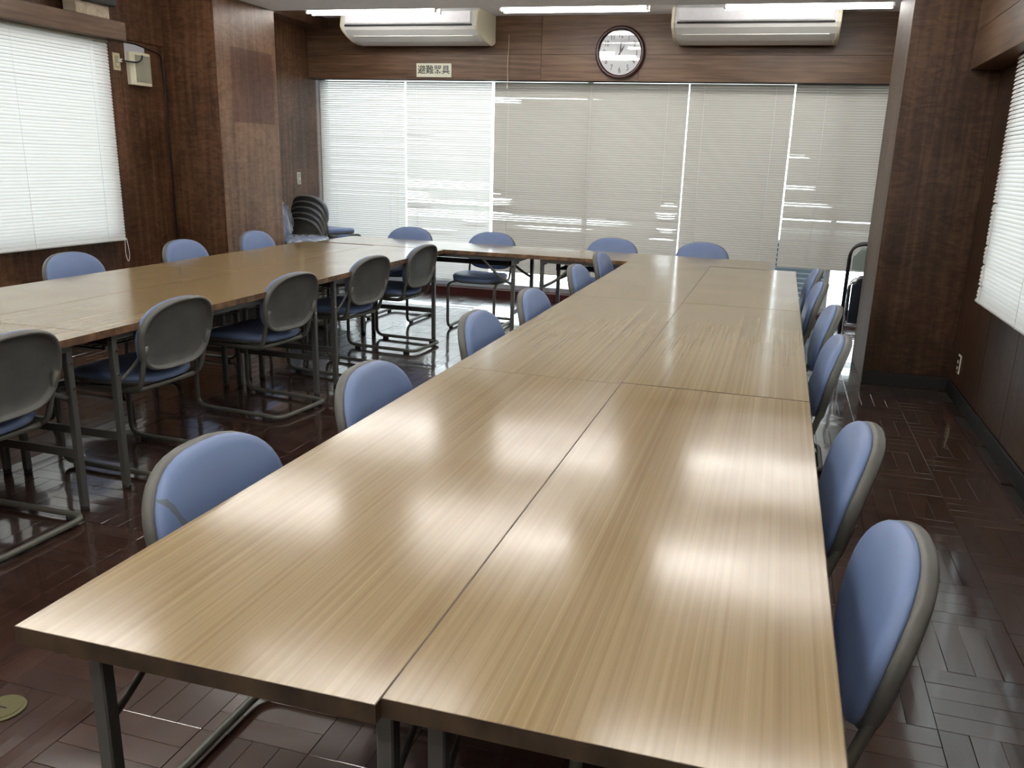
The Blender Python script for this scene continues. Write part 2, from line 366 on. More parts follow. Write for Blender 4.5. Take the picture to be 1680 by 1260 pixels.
# ================================================================== ROOM SHELL
XL, XR, YB, YF, ZC = -4.80, 1.20, 8.20, -3.60, 2.70
def wall(name, back, mats=None):
    """a wall: its backing slab is the structure object, veneer panels are its children"""
    bm = bmesh.new()
    for b in back: box(bm, *b)
    return obj(name, bm, MAT['groove'], kind='structure')
def panel(parent, b, m_, name='panel', bev=.002):
    return boxobj(name, m_, b, parent, bev)
G = .002
# left wall with its window opening (Y 2.95..5.33, z .74..2.10)
wl = wall('wall_left', [(XL - .12, XL - .012, YF, 2.95, 0, ZC), (XL - .12, XL - .012, 5.34, 8.60, 0, ZC),
                        (XL - .12, XL - .012, 2.95, 5.34, 0, .72), (XL - .12, XL - .012, 2.95, 5.34, 2.12, ZC)])
for y0, y1, z0, z1 in ((YF, -1.8, .09, ZC), (-1.8, -.2, .09, ZC), (-.2, 1.4, .09, ZC), (1.4, 2.95, .09, ZC), (2.95, 3.52, .09, .72), (3.52, 4.447, .09, .72), (4.447, 5.374, .09, .72),
                       (5.374, 6.04, .09, 2.16), (5.34, 6.04, 2.16, ZC), (2.95, 5.34, 2.12, ZC), (6.82, 7.60, .09, ZC), (7.60, 8.465, .09, ZC)):
    panel(wl, (XL - .014, XL, y0 + G, y1 - G, z0 + G, z1 - G), MAT['panel'])
panel(wl, (XL - .014, XL, 5.34, 5.372, .72, 2.158), MAT['panel'])
# right wall with window opening (Y 2.6..5.2)
wr = wall('wall_right', [(XR + .012, XR + .12, YF, 2.60, 0, ZC), (XR + .012, XR + .12, 5.20, 8.60, 0, ZC),
                         (XR + .012, XR + .12, 2.60, 5.20, 0, .72), (XR + .012, XR + .12, 2.60, 5.20, 2.05, ZC)])
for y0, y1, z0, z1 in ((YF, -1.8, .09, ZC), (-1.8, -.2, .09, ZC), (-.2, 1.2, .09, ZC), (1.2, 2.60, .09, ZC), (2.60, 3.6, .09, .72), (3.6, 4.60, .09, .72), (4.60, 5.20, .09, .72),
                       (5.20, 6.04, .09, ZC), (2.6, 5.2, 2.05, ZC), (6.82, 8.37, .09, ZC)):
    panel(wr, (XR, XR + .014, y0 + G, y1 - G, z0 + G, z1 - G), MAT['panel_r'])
# wall behind the camera
wf = wall('wall_front', [(XL - .12, XR + .12, YF - .12, YF - .014, 0, ZC)])
for i in range(6):
    panel(wf, (XL + i * 1.0 + G, XL + (i + 1) * 1.0 - G, YF - .014, YF, .09, ZC - G), MAT['panel'])
# pillars (built as wall pieces)
pl = wall('pillar_left', [(XL - .01, -4.335, 6.035, 6.835, 0, ZC)]); pl['kind'] = 'structure'; pl.name = 'wall_pillar_left'
panel(pl, (XL, -4.3215, 6.02, 6.034, .09, 2.548), MAT['panel'])
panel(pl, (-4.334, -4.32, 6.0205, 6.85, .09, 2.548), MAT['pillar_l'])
panel(pl, (XL, -4.335, 6.836, 6.85, .09, 2.548), MAT['panel'])
pr_ = wall('wall_pillar_right', [(.669, XR + .01, 6.035, 6.835, 0, ZC)])
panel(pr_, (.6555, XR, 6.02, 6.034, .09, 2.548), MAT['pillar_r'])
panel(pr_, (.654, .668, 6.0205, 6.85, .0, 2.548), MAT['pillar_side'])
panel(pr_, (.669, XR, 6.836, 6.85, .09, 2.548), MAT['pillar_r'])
# baseboards
for nm, b in (('baseboard_left', (XL, XL + .012, YF, 6.02, 0, .09)), ('baseboard_right', (XR - .012, XR, YF, 6.02, 0, .09)),
              ('baseboard_pillar_left', (XL, -4.33, 6.008, 6.02, 0, .09)), ('baseboard_pillar_right', (.6555, XR - .012, 6.008, 6.02, 0, .09)),
              ('baseboard_front', (XL, XR, YF, YF + .012, 0, .09)), ('baseboard_recess_left', (XL, XL + .012, 6.85, 8.37, 0, .09))):
    boxobj(nm, MAT['base'], b, None, .002, kind='structure')
# ceiling, beam between the pillars
cm_ = bmesh.new(); box(cm_, XL - .12, XR + .12, YF - .12, 8.6, ZC + .012, ZC + .1)
ceil = obj('ceiling', cm_, MAT['groove'], kind='structure')
ys = [YF, -2.5, -1.6, -.7, .2, 1.1, 2.0, 2.9, 3.8, 4.7, 5.4, 6.02]
for i in range(len(ys) - 1):
    for k in range(4):
        x0 = XL + k * 1.5
        panel(ceil, (x0 + .001, x0 + 1.499, ys[i] + .001, ys[i + 1] - .001, ZC, ZC + .011), MAT['ceil'], 'ceiling_panel', .001)
for k in range(4):
    x0 = XL + k * 1.5
    for y0, y1 in ((6.85, 7.52), (7.52, 8.2)):
        panel(ceil, (x0 + .001, x0 + 1.499, y0 + .001, y1 - .001, ZC, ZC + .011), MAT['ceil'], 'ceiling_panel', .001)
boxobj('trim_1', MAT['ceil'], (XL, XR, 6.02, 6.85, 2.548, ZC), None, .002, kind='structure')   # white beam
# back bulkhead of walnut boards above the window
bkm = bmesh.new(); box(bkm, XL, XR, 8.214, 8.36, 2.131, ZC + .01)
bk = obj('wall_back', bkm, MAT['groove'], kind='structure')
for x0, x1, z0, z1 in ((XL, -2.325, 2.36, ZC), (-2.325, XR, 2.36, ZC), (XL, -2.325, 2.13, 2.36), (-2.325, -1.39, 2.13, 2.36), (-1.39, XR, 2.13, 2.36)):
    panel(bk, (x0 + .0012, x1 - .0012, 8.20, 8.213, z0 + .001, z1 - .001), MAT['plank'], 'board', .001)
# dark ducted box along the left wall, under the ceiling
boxobj('trim_2', MAT['panel'], (XL, -4.56, 6.85, 8.2, 2.60, ZC), None, .003, kind='structure')
# left valance above the blind and right valance
boxobj('trim_3', MAT['plank'], (XL, -4.65, 2.7, 5.455, 2.125, 2.25), None, .003, kind='structure', label='walnut pelmet above the left blind')
boxobj('trim_4', MAT['plank'], (1.025, XR, 2.3, 6.02, 2.022, 2.238), None, .002, kind='structure')
boxobj('trim_5', MAT['plank'], (1.027, XR, 2.3, 6.02, 2.241, ZC), None, .002, kind='structure')
# sill under the back window
boxobj('trim_6', MAT['sill'], (XL, XR, 8.365, 8.62, -.02, .075), None, .003, kind='structure')

# ------------------------------------------------------------------ floor: basket-weave parquet
fb = bmesh.new(); box(fb, XL - .12, XR + .12, YF - .12, 8.40, -.06, -.012)
floor = obj('floor', fb, MAT['groove'], kind='structure')
def strip_geo(bm, cx, cy, along_y, rng, tone_l, axis_l, origin=True):
    """one 300 x 75 mm strip: bevelled, slightly cupped and tilted"""
    L, Wd = .1494, .0370
    cup = rng.uniform(-.00015, .0003); t1 = rng.uniform(-.0006, .0006); t2 = rng.uniform(-.0004, .0004); z0 = rng.uniform(-.0005, .0004)
    tone = rng.random()
    xs = [-L, -L + .0009, 0, L - .0009, L]; wsd = [-Wd, -Wd + .0008, 0, Wd - .0008, Wd]
    V = []
    for i, a in enumerate(xs):
        row = []
        for j, w in enumerate(wsd):
            u, v = a / L, w / Wd
            z = z0 + cup * (1 - v * v) + t1 * u + t2 * v
            if i in (0, 4) or j in (0, 4): z -= .0009
            p = (cx + w, cy + a, z) if along_y else (cx + a, cy + w, z)
            row.append(bm.verts.new(p))
        V.append(row)
    fs = []
    for i in range(4):
        for j in range(4):
            q = (V[i][j], V[i + 1][j], V[i + 1][j + 1], V[i][j + 1])
            f = bm.faces.new(q); fs.append(f)
    ring = [V[0][j] for j in range(5)] + [V[i][4] for i in range(1, 5)] + [V[4][j] for j in range(3, -1, -1)] + [V[i][0] for i in range(3, 0, -1)]
    low = [bm.verts.new((v.co.x, v.co.y, -.0115)) for v in ring]
    for k in range(len(ring)):
        fs.append(bm.faces.new((ring[k], ring[(k + 1) % len(ring)], low[(k + 1) % len(ring)], low[k])))
    for f in fs:
        f[tone_l] = tone; f[axis_l] = 1.0 if along_y else 0.0
        if f.normal.z < 0 and False: f.normal_flip()
def new_strip_bm():
    bm = bmesh.new(); return bm, bm.faces.layers.float.new('tone'), bm.faces.layers.float.new('axis')
X0, Y0 = .24 - .3 * 17, .02 - .3 * 6
strips = []
for i in range(0, 21):
    for j in range(0, 35):
        x, y = X0 + .3 * i, Y0 + .3 * j
        if x + .3 < XL - .25 or x > XR + .02 or y > 8.38: continue
        ay = (i + j) % 2 == 0
        for k in range(4):
            c = (x + .0375 + .075 * k, y + .15) if ay else (x + .15, y + .0375 + .075 * k)
            # keep inside the room: drop strips whose centre is past a wall
            if c[0] < XL or c[0] > XR or c[1] < YF or c[1] > 8.365: continue
            strips.append((c, ay))
RECTS = [(-1.05, .155, .87, 6.32), (-3.75, -2.48, .83, 6.85), (-3.64, -.04, 6.24, 6.85)]
def strip_score(c, ay):
    hx, hy = (.0375, .15) if ay else (.15, .0375)
    q = [project((c[0] + a * hx, c[1] + b_ * hy, 0)) for a, b_ in ((-1, -1), (1, -1), (1, 1), (-1, 1))]
    if any(p is None for p in q): return 0
    if all(p[0] < 0 for p in q) or all(p[0] > 1680 for p in q) or all(p[1] > 1260 for p in q): return 0
    t = (1.403 - .70) / 1.403                    # where the sight line crosses table height
    X, Y = c[0] * t, c[1] * t
    if any(a < X < b_ and e < Y < f_ for a, b_, e, f_ in RECTS): return 0
    ar = 0
    for i in range(4):
        x1, y1 = q[i]; x2, y2 = q[(i + 1) % 4]; ar += x1 * y2 - x2 * y1
    return abs(ar) / 2
strips.sort(key=lambda s: -strip_score(*s))
rng = random.Random(3)
variants = []
for ay in (0, 1):
    L_ = []
    for k in range(10):
        bm, tl, al = new_strip_bm(); strip_geo(bm, 0, 0, ay, rng, tl, al); L_.append(mesh_of(bm, 'parquet_strip', MAT['parquet']))
    variants.append(L_)
for c, ay in strips[:300]:
    link('parquet_strip', rng.choice(variants[1 if ay else 0]), floor, (c[0], c[1], 0))
bm, tl, al = new_strip_bm()
for c, ay in strips[300:]: strip_geo(bm, c[0], c[1], ay, rng, tl, al)
obj('parquet_field', bm, MAT['parquet'], floor, kind='stuff')

# ------------------------------------------------------------------ windows
def window(name, axis, pos, a0, a1, z0, z1, mull, transom=()):
    """aluminium frame in the plane axis=pos, spanning a0..a1; panes between the mullions"""
    w = struct(name)
    def bb(a, b_, c, d, t=.03):
        return (pos - t, pos + t, a, b_, c, d) if axis == 'X' else (a, b_, pos - t, pos + t, c, d)
    for b_ in (bb(a0, a1, z0, z0 + .05), bb(a0, a1, z1 - .05, z1), bb(a0, a0 + .04, z0 + .05, z1 - .05), bb(a1 - .04, a1, z0 + .05, z1 - .05)):
        boxobj('frame', MAT['alu'], b_, w, .003)
    for m_ in mull: boxobj('mullion', MAT['alu'], bb(m_ - .025, m_ + .025, z0 + .05, z1 - .05, .022), w, .003)
    for t in transom: boxobj('transom', MAT['alu'], bb(a0 + .04, a1 - .04, t - .02, t + .02, .018), w, .003)
    e = [a0 + .04] + [x for m_ in mull for x in (m_ - .025, m_ + .025)] + [a1 - .04]
    for i in range(0, len(e), 2):
        boxobj('pane', MAT['glass'], bb(e[i], e[i + 1], z0 + .05, z1 - .05, .003), w)
    return w
window('window_1', 'Y', 8.50, XL, XR, .075, 2.20, (-1.90, .49))
boxobj('trim_7', MAT['plank'], (XL, XR, 8.36, 8.62, 2.16, ZC), None, 0, kind='structure')
window('window_2', 'X', XL - .07, 2.95, 5.34, .72, 2.12, (4.14,))
window('window_3', 'X', XR + .07, 2.60, 5.20, .72, 2.05, (3.9,))

# ------------------------------------------------------------------ venetian blinds
def slat(bm, L, w, tilt, bends, z, ang=0.0, nx=1):
    """one slat along local X, centre at y=0,z; bends: list (x0,x1,dz,dt)"""
    xs = [0, L] if not bends else sorted(set([0, L] + [min(max(q, 0), L) for b_ in bends for q in (b_[0], (b_[0] * 2 + b_[1]) / 3, (b_[0] + 2 * b_[1]) / 3, b_[1])]))
    rows = []
    for x in xs:
        dz = dt = 0
        for b_ in bends:
            if b_[0] < x < b_[1]: dz += b_[2]; dt += b_[3]
            elif b_[0] <= 0 and x == 0: dz += b_[2] * 1.4; dt += b_[3]
            elif b_[1] >= L and x == L: dz += b_[2] * 1.4; dt += b_[3]
        t = math.radians(tilt + dt); row = []
        for v, bow in ((-1, 0), (-.4, .0026), (.4, .0026), (1, 0)):   # v=-1 room-side edge
            y = v * w / 2 * math.cos(t) - bow * math.sin(t); zz = v * w / 2 * math.sin(t) + bow * math.cos(t)
            row.append(bm.verts.new((x, y, z + dz + zz)))
        rows.append(row)
    for a, c in zip(rows, rows[1:]):
        for j in range(3):
            f = bm.faces.new((a[j], c[j], c[j + 1], a[j + 1])); f.smooth = True
def blind(label, loc, rz, L, ztop, zbot, tilt, pitch, w, m_, cords, individual, bends=(), wob=1.0, seed=1, group=None, skew=0.0):
    rg = random.Random(seed)
    b = thing('venetian_blind', label, 'blind', (loc[0], loc[1], zbot), rz, group)
    zb = 0.0; zt = ztop - zbot
    boxobj('head_rail', MAT['grill'], (0, L, -.014, .014, zt - .028, zt), b, .002)
    boxobj('bottom_rail', m_, (0, L, -.011, .011, 0, .014), b, .003)
    n = int((zt - .028 - .022) / pitch) + 1
    allbm = bmesh.new(); protos = {}
    for i in range(n):
        z = .022 + i * pitch
        bl = [(x0, x1, dz, dt) for (i0, i1, x0, x1, dz, dt) in bends if i0 <= i <= i1]
        tt = tilt + rg.uniform(-1, 1) * 2.2 * wob
        if individual:
            key = rg.randrange(6) if not bl else ('b', i)
            if key not in protos:
                bm = bmesh.new(); slat(bm, L, w, tt, bl, 0)
                me = D.meshes.new('slat'); bm.to_mesh(me); bm.free(); me.materials.append(m_); protos[key] = me
            link('slat', protos[key], b, (0, 0, z + rg.uniform(-.0006, .0006)))
        else:
            slat(allbm, L, w, tt, bl, z + rg.uniform(-.0006, .0006))
    if not individual:
        me = D.meshes.new('slats'); allbm.to_mesh(me); me.materials.append(m_)
        link('slats', me, b, kind='stuff')
    allbm.free()
    for c in cords:
        bm = bmesh.new()
        sweep(bm, [(c, -w / 2 - .001, 0), (c, -w / 2 - .001, zt)], .0009, 4); sweep(bm, [(c, w / 2 + .001, 0), (c, w / 2 + .001, zt)], .0009, 4)
        obj('ladder_cord', bm, MAT['white_pl'], b)
    return b
PB, WB = .0215, .025
YBL = 8.385
bends2 = [(38, 41, 0, .26, .008, -25), (34, 36, 0, .30, -.010, 25), (43, 46, 0, .9, -.004, -20), (30, 33, .0, .93, .004, -18), (27, 28, .6, .92, -.012, 20),
          (22, 23, .10, .6, -.006, 15), (36, 37, .2, .93, -.008, -30), (66, 67, 0, .3, .006, 12), (14, 16, .55, .92, .01, -25)]
bends3 = [(77, 78, 0, .30, .004, -42), (79, 79, 0, 1.2, .004, -12), (31, 33, 0, .22, -.014, -25), (27, 29, 0, .22, .012, 30), (24, 26, 0, 1.7, .0, -30), (20, 21, .1, 1.2, -.006, -25), (36, 37, 0, .1, .008, 20),
          (22, 23, 1.68, 1.9, -.012, -25), (19, 19, 1.6, 1.9, .01, -20), (34, 35, 1.7, 1.9, .008, -20), (28, 30, 1.65, 1.9, -.01, -30)]
bends5 = [(33, 34, 0, .3, .006, -30), (26, 27, 0, .5, .004, -22), (20, 20, 0, .94, .006, -35), (46, 47, 0, .2, .006, -15), (12, 16, 0, .94, .0, -14)]
blind('white venetian blind at the left end of the far window', (-4.780, YBL), 0, .970, 2.165, .14, 58, PB, WB, MAT['slat'], (.17, .80, .88), False, wob=.8, seed=2)
blind('far window venetian blind under the emergency sign, with crumpled glaring slats', (-3.795, YBL), 0, .925, 2.165, .14, 60, PB, WB, MAT['slat'], (.12, .78), False, bends2, wob=1.3, seed=3)
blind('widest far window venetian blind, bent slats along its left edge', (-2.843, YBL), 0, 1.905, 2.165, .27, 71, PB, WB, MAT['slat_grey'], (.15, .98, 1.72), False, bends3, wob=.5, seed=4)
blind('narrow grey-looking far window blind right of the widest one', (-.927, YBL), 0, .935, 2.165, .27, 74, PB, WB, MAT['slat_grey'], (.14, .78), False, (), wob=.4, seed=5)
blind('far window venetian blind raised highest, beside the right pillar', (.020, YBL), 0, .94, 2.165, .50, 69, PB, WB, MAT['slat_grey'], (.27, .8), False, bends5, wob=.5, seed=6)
# left-wall blind (faces +X): local +Y must point outdoors (-X) -> rz = +90
lb = blind('large white venetian blind on the left wall', (-4.745, 2.98), math.radians(90), 2.38, 2.135, .715, 60, PB, WB, MAT['slat'], (.25, .9, 1.55, 2.2), True, (), wob=1.2, seed=8)
# right-wall blind: local +Y points to +X -> rz = -90, runs towards the camera
rb = blind('white venetian blind on the right wall with slats bent at its far edge', (1.12, 5.25), math.radians(-90), 2.7, 2.05, .715, 60, PB, WB, MAT['slat'], (.12, .9, 1.7, 2.5), True,
           [(14, 15, 0, .10, .008, 15), (9, 10, 0, .08, .01, 25), (24, 24, 0, .08, -.008, 10), (3, 3, 0, .1, -.01, 20)], wob=1.2, seed=9)
# operating cord loop beneath the left blind
bm = bmesh.new(); sweep(bm, fillet([(-4.735, 5.345, .73), (-4.73, 5.33, .62), (-4.73, 5.352, .545), (-4.73, 5.375, .60), (-4.735, 5.362, .73)], .03), .0022, 6)
obj('blind_cord', bm, MAT['white_pl'], label='thin white looped cord hanging below the left wall blind', category='cord')
# pull cord with toggle at the bulkhead
pc = thing('pull_cord', 'beige pull string with small toggle hanging between sign and clock', 'cord', (-2.646, 8.13, 2.05))
bm = bmesh.new(); sweep(bm, fillet([(0, .06, .49), (.004, .055, .40), (-.006, .055, .24), (.002, .05, .1), (.012, 0, .03)], .05), .0035, 6)
obj('string', bm, MAT['cord'], pc)
bm = bmesh.new(); cyl(bm, (.012, 0, -.015), .011, .05, 'Z', 10, r2=.006); obj('toggle', bm, MAT['cream'], pc)

# ------------------------------------------------------------------ outdoors: balcony, parapet, louvred unit, far building
boxobj('balcony', MAT['concrete'], (-5.6, 2.2, 8.62, 9.9, -.16, -.02), None, .004, label='pale concrete balcony outside the far window', category='balcony')
lu = thing('louvred_unit', 'blue grey louvred unit standing outside below the raised blind', 'unit', (.25, 9.1, -.02))
boxobj('casing', MAT['alu'], (-.40, .30, 0, .3, 0, .72), lu, .005)
for i in range(13):
    bm = bmesh.new(); box(bm, -.38, .28, -.012, .0, .05 + i * .05, .05 + i * .05 + .034, 0, None); obj('louvre', bm, MAT['louvre'], lu)

# ================================================================== CEILING LIGHTS
def batten(loc, label):
    t = thing('ceiling_light', label, 'light', loc, 0, None)
    bm = bmesh.new()
    prism(bm, [(-.045, 0), (.045, 0), (.03, -.075), (-.03, -.075)], 'X', -.615, .615)
    obj('housing', bm, MAT['white_pl'], t)
    for sy in (-1, 1):
        bm = bmesh.new(); sweep(bm, [(-.595, sy * .05, -.112), (.595, sy * .05, -.112)], .0165, 14)
        obj('tube', bm, MAT['lamp'], t)
        for sx in (-1, 1):
            bm = bmesh.new(); box(bm, sx * .605 - .009, sx * .605 + .009, sy * .05 - .014, sy * .05 + .014, -.132, -.045); bevelled(bm, .003)
            obj('lamp_holder', bm, MAT['white_pl'], t)
    return t
names = {-.85: 'in the added unseen row just behind the camera', -2.9: 'in the added unseen row farthest behind the camera', 7.2: 'in the row nearest the far window', 5.3: 'in the row just this side of the beam', 3.25: 'in the row above the middle of the tables', 1.2: 'in the row above the near table ends'}
cols = {-3.57: 'left twin-tube ceiling light ', -1.78: 'middle twin-tube ceiling light ', .03: 'right twin-tube ceiling light '}
proto = None
for y in (7.2, 5.3, 3.25, 1.2, -.85, -2.9):  # rows behind the camera are unseen, added to brighten the near end
    for x in (-3.57, -1.78, .03):
        z = ZC
        lab = cols[x] + names[y]
        if proto is None: proto = q = batten((x, y, z), lab); bright = None
        else: q = dup(proto, (x, y, z), 0, lab)
        if y < 2:                                   # tubes boosted in the near rows to balance table brightness
            for ch in q.children:
                if ch.name.startswith('tube'):
                    if bright is None: bright = ch.data.copy(); bright.materials.clear(); bright.materials.append(MAT['lamp_boosted'])
                    o_ = ch; o_.data = bright if abs(ch.data.vertices[0].co.y - bright.vertices[0].co.y) < .05 else o_.data.copy()
                    if o_.data is not bright: o_.data.materials.clear(); o_.data.materials.append(MAT['lamp_boosted'])

# ================================================================== AIR CONDITIONERS
def aircon(loc, label):
    t = thing('air_conditioner', label, 'air conditioner', loc, 0)
    H = .68
    prof = [(0, .27), (-.44, .27), (-.50, .24), (-.53, .12), (-.50, .085), (-.42, .045), (-.30, .012), (-.16, -.002), (-.08, -.002), (0, .03)]
    bm = bmesh.new(); prism(bm, prof, 'X', -H + .03, H - .03); obj('body', bm, MAT['white_pl'], t)
    for s in (-1, 1):
        bm = bmesh.new()
        big = [(y * 1.015 - (.0), z if z > .2 else z - .004) for y, z in prof]
        prism(bm, big, 'X', s * (H - .03), s * H); bevelled(bm, .006)
        obj('end_cap', bm, MAT['cream'], t)
    bm = bmesh.new(); box(bm, -H + .06, H - .06, -.545, -.515, .135, .232); bevelled(bm, .003)
    Mx = Matrix.Translation((0, 0, 0)); obj('intake_panel', bm, MAT['ceil'], t)
    bm = bmesh.new(); box(bm, -H + .05, H - .05, -.536, -.50, .112, .128); obj('slot', bm, MAT['blackm'], t)
    bm = bmesh.new(); prism(bm, [(-.42, .040), (-.30, .006), (-.17, -.009), (-.165, -.003), (-.30, .014), (-.42, .047)], 'X', -H + .08, H - .08)
    obj('outlet_flap', bm, MAT['white_pl'], t)
    return t
ac = aircon((-3.46, 8.198, 2.43), 'ceiling-hung air conditioner above the emergency sign')
dup(ac, (-.37, 8.198, 2.43), 0, 'ceiling-hung air conditioner right of the clock')

# ================================================================== SIGN, CLOCK
def text_mesh(s, size, name, ext=.0008, off=0.0, mirror=False):
    cu = D.curves.new(name, 'FONT'); cu.body = s; cu.size = size; cu.extrude = ext; cu.align_x = 'CENTER'; cu.align_y = 'CENTER'; cu.offset = off
    to = D.objects.new(name, cu); COL.objects.link(to)
    bpy.context.view_layer.update()
    me = D.meshes.new_from_object(to.evaluated_get(bpy.context.evaluated_depsgraph_get()))
    D.objects.remove(to, do_unlink=True)
    return me
sg = thing('emergency_sign', 'pale plate with dark Japanese characters on the boards left of the clock', 'sign', (-3.411, 8.198, 2.215))
boxobj('plate', MAT['sign_w'], (-.184, .184, -.012, 0, -.064, .064), sg, .002)
for i, ch in enumerate('避難器具'):
    me = text_mesh(ch, .086, 'character', .001, .0007); me.materials.clear(); me.materials.append(MAT['sign_g'])
    o = link('character', me, sg, (-.1275 + i * .085, -.0135, .0)); o.rotation_euler = (math.pi / 2, 0, 0)
ck = thing('wall_clock', 'large round wall clock with dark rim and white dial', 'clock', (-1.567, 8.196, 2.376))
ck.rotation_euler = (math.radians(2.5), 0, 0)
ck.location.y = 8.186
bm = bmesh.new()
prof = [(.232, 0), (.232, -.012), (.226, -.032), (.212, -.040), (.200, -.034), (.193, -.022), (.193, -.006)]
S = 64
rg_ = [[bm.verts.new((r * math.cos(2 * math.pi * k / S), y, r * math.sin(2 * math.pi * k / S))) for k in range(S)] for r, y in prof]
for a, c in zip(rg_, rg_[1:]):
    for k in range(S): f = bm.faces.new((a[k], a[(k + 1) % S], c[(k + 1) % S], c[k])); f.smooth = True
bm.faces.new(rg_[0])
obj('rim', bm, MAT['clock_rim'], ck)
bm = bmesh.new(); cyl(bm, (0, -.003, 0), .195, -.003, 'Y', 48); obj('dial', bm, MAT['dial'], ck)
for h in range(1, 13):
    a = math.radians(90 - 30 * h); R_ = .150
    me = text_mesh(str(h), .068, 'numeral', .0004, .0); me.materials.clear(); me.materials.append(MAT['ink'])
    o = link('numeral', me, ck, (R_ * math.cos(a), -.0075, R_ * math.sin(a))); o.rotation_euler = (math.pi / 2, 0, 0); o.scale = (.72, 1.05, 1)
def hand(L, w, ang):
    bm = bmesh.new(); Mr = Matrix.Rotation(math.radians(-ang) * -1, 4, 'Y')
    prism(bm, [(-w * .6, -.025), (w * .6, -.025), (w, L * .35), (0, L), (-w, L * .35)], 'Y', -.010, -.0085)
    bm.transform(Matrix.Rotation(math.radians(ang), 4, 'Y')); return obj('hand', bm, MAT['ink'], ck)
hand(.105, .006, 3); hand(.080, .008, 31)
bm = bmesh.new(); cyl(bm, (0, -.0085, 0), .008, -.004, 'Y', 14); obj('hub', bm, MAT['ink'], ck)
bm = bmesh.new(); cyl(bm, (0, -.019, 0), .1935, -.002, 'Y', 48); obj('glass', bm, MAT['clock_glass'], ck)

# ================================================================== LEFT WALL FITTINGS
spk = thing('wall_speaker', 'cream box loudspeaker with grey grille on the left wall', 'speaker', (XL, 5.70, 1.845))
bm = bmesh.new(); prism(bm, [(0, -.10), (.035, -.103), (.062, -.09), (.070, -.05), (.072, 0), (.070, .05), (.062, .09), (.035, .103), (0, .10)], 'Z', 0, .232)
bevelled(bm, .003); obj('cabinet', bm, MAT['cream'], spk)
bm = bmesh.new()
for i in range(15):
    y = -.075 + i * .0107; box(bm, .066, .0765 - abs(y) ** 2 * 1.0, y - .0038, y + .0038, .022, .212)
obj('grille', bm, MAT['grill'], spk, kind='stuff')
boxobj('wall_plate', MAT['gun'], (XL, XL + .006, 5.59, 5.80, 2.00, 2.135), None, .001, label='flat grey metal plate behind the top of the wall speaker', category='plate')
so = thing('wall_socket', 'beige wall socket with a plug, beside the cream speaker', 'socket', (XL, 5.50, 1.935))
boxobj('cover', MAT['cream2'], (0, .008, -.035, .035, 0, .12), so, .002)
boxobj('recess', MAT['grill'], (.008, .010, -.018, .018, .018, .102), so, 0)
boxobj('switch', MAT['cream'], (.008, .014, -.011, .011, .03, .05), so, .001)
pg = thing('speaker_cable', 'short black cable with plug from the wall socket to the speaker', 'cable', (XL + .012, 5.515, 2.005))
boxobj('plug', MAT['cream'], (0, .028, -.012, .012, -.012, .012), pg, .003)
bm = bmesh.new(); sweep(bm, fillet([(.025, 0, 0), (.055, .02, -.004), (.09, .09, -.006), (.085, .14, .02), (.085, .15, .05)], .03), .006, 8)
obj('lead', bm, MAT['black'], pg)
bm = bmesh.new()
sweep(bm, fillet([(XL + .006, 5.44, 2.140), (XL + .006, 5.70, 2.142), (XL + .006, 5.985, 2.10), (XL + .008, 6.0, 1.9), (XL + .008, 6.0, .1)], .04), .006, 6)
obj('corner_cable', bm, MAT['black'], label='thin black cable running down the left wall corner beside the pillar', category='cable')
am = thing('amplifier', 'dark box device on the pelmet at the top left', 'device', (-4.70, 5.15, 2.335))
bm = bmesh.new(); box(bm, -.085, .085, -.20, .20, 0, .10); bevelled(bm, .012, 2); obj('body', bm, MAT['black'], am)
bm = bmesh.new(); box(bm, .085, .089, -.03, .015, .03, .07); obj('badge', bm, MAT['white_pl'], am)
boxobj('wood_block', MAT['woodblock'], (-4.77, -4.66, 5.02, 5.32, 2.25, 2.335), None, .004, label='pale wooden block under the dark device on the pelmet', category='block')
sw = thing('light_switch', 'small switch plate on the far left wall above the stacked chairs', 'switch', (XL, 7.93, 1.08))
boxobj('frame', MAT['cream'], (0, .007, -.035, .035, 0, .12), sw, .002)
boxobj('insert', MAT['grill'], (.007, .009, -.026, .026, .01, .11), sw)
boxobj('rocker', MAT['cream'], (.009, .014, -.010, .010, .045, .07), sw, .001)
ro = thing('wall_outlet', 'cream electrical outlet low on the right wall', 'outlet', (XR, 5.78, .18))
boxobj('frame', MAT['cream'], (-.007, 0, -.036, .036, 0, .12), ro, .002)
boxobj('insert', MAT['blackm'], (-.009, -.007, -.024, .024, .012, .108), ro)
for z in (.035, .075): boxobj('socket', MAT['cream'], (-.013, -.009, -.011, .011, z - .010, z + .010), ro, .001)
fo = thing('floor_outlet', 'round brass outlet cover on the floor at the lower left', 'outlet', (-1.785, 1.425, .0015))
bm = bmesh.new(); cyl(bm, (0, 0, 0), .058, .004, 'Z', 32, r2=.054); obj('ring', bm, MAT['brass'], fo)
bm = bmesh.new(); cyl(bm, (0, 0, .004), .047, .0015, 'Z', 32); obj('lid', bm, MAT['brass'], fo)
bm = bmesh.new(); box(bm, -.014, .014, -.002, .002, .0055, .0065); obj('slot', bm, MAT['blackm'], fo)
cmr = thing('ceiling_camera', 'small dark rounded device at the top edge above the right pelmet', 'device', (1.04, 6.0, 2.49))
bm = bmesh.new(); cyl(bm, (0, -.06, 0), .045, -.0, 'Y', 4) if False else cyl(bm, (0, -.012, .03), .05, -.07, 'Y', 20, r2=.035); obj('body', bm, MAT['black'], cmr)

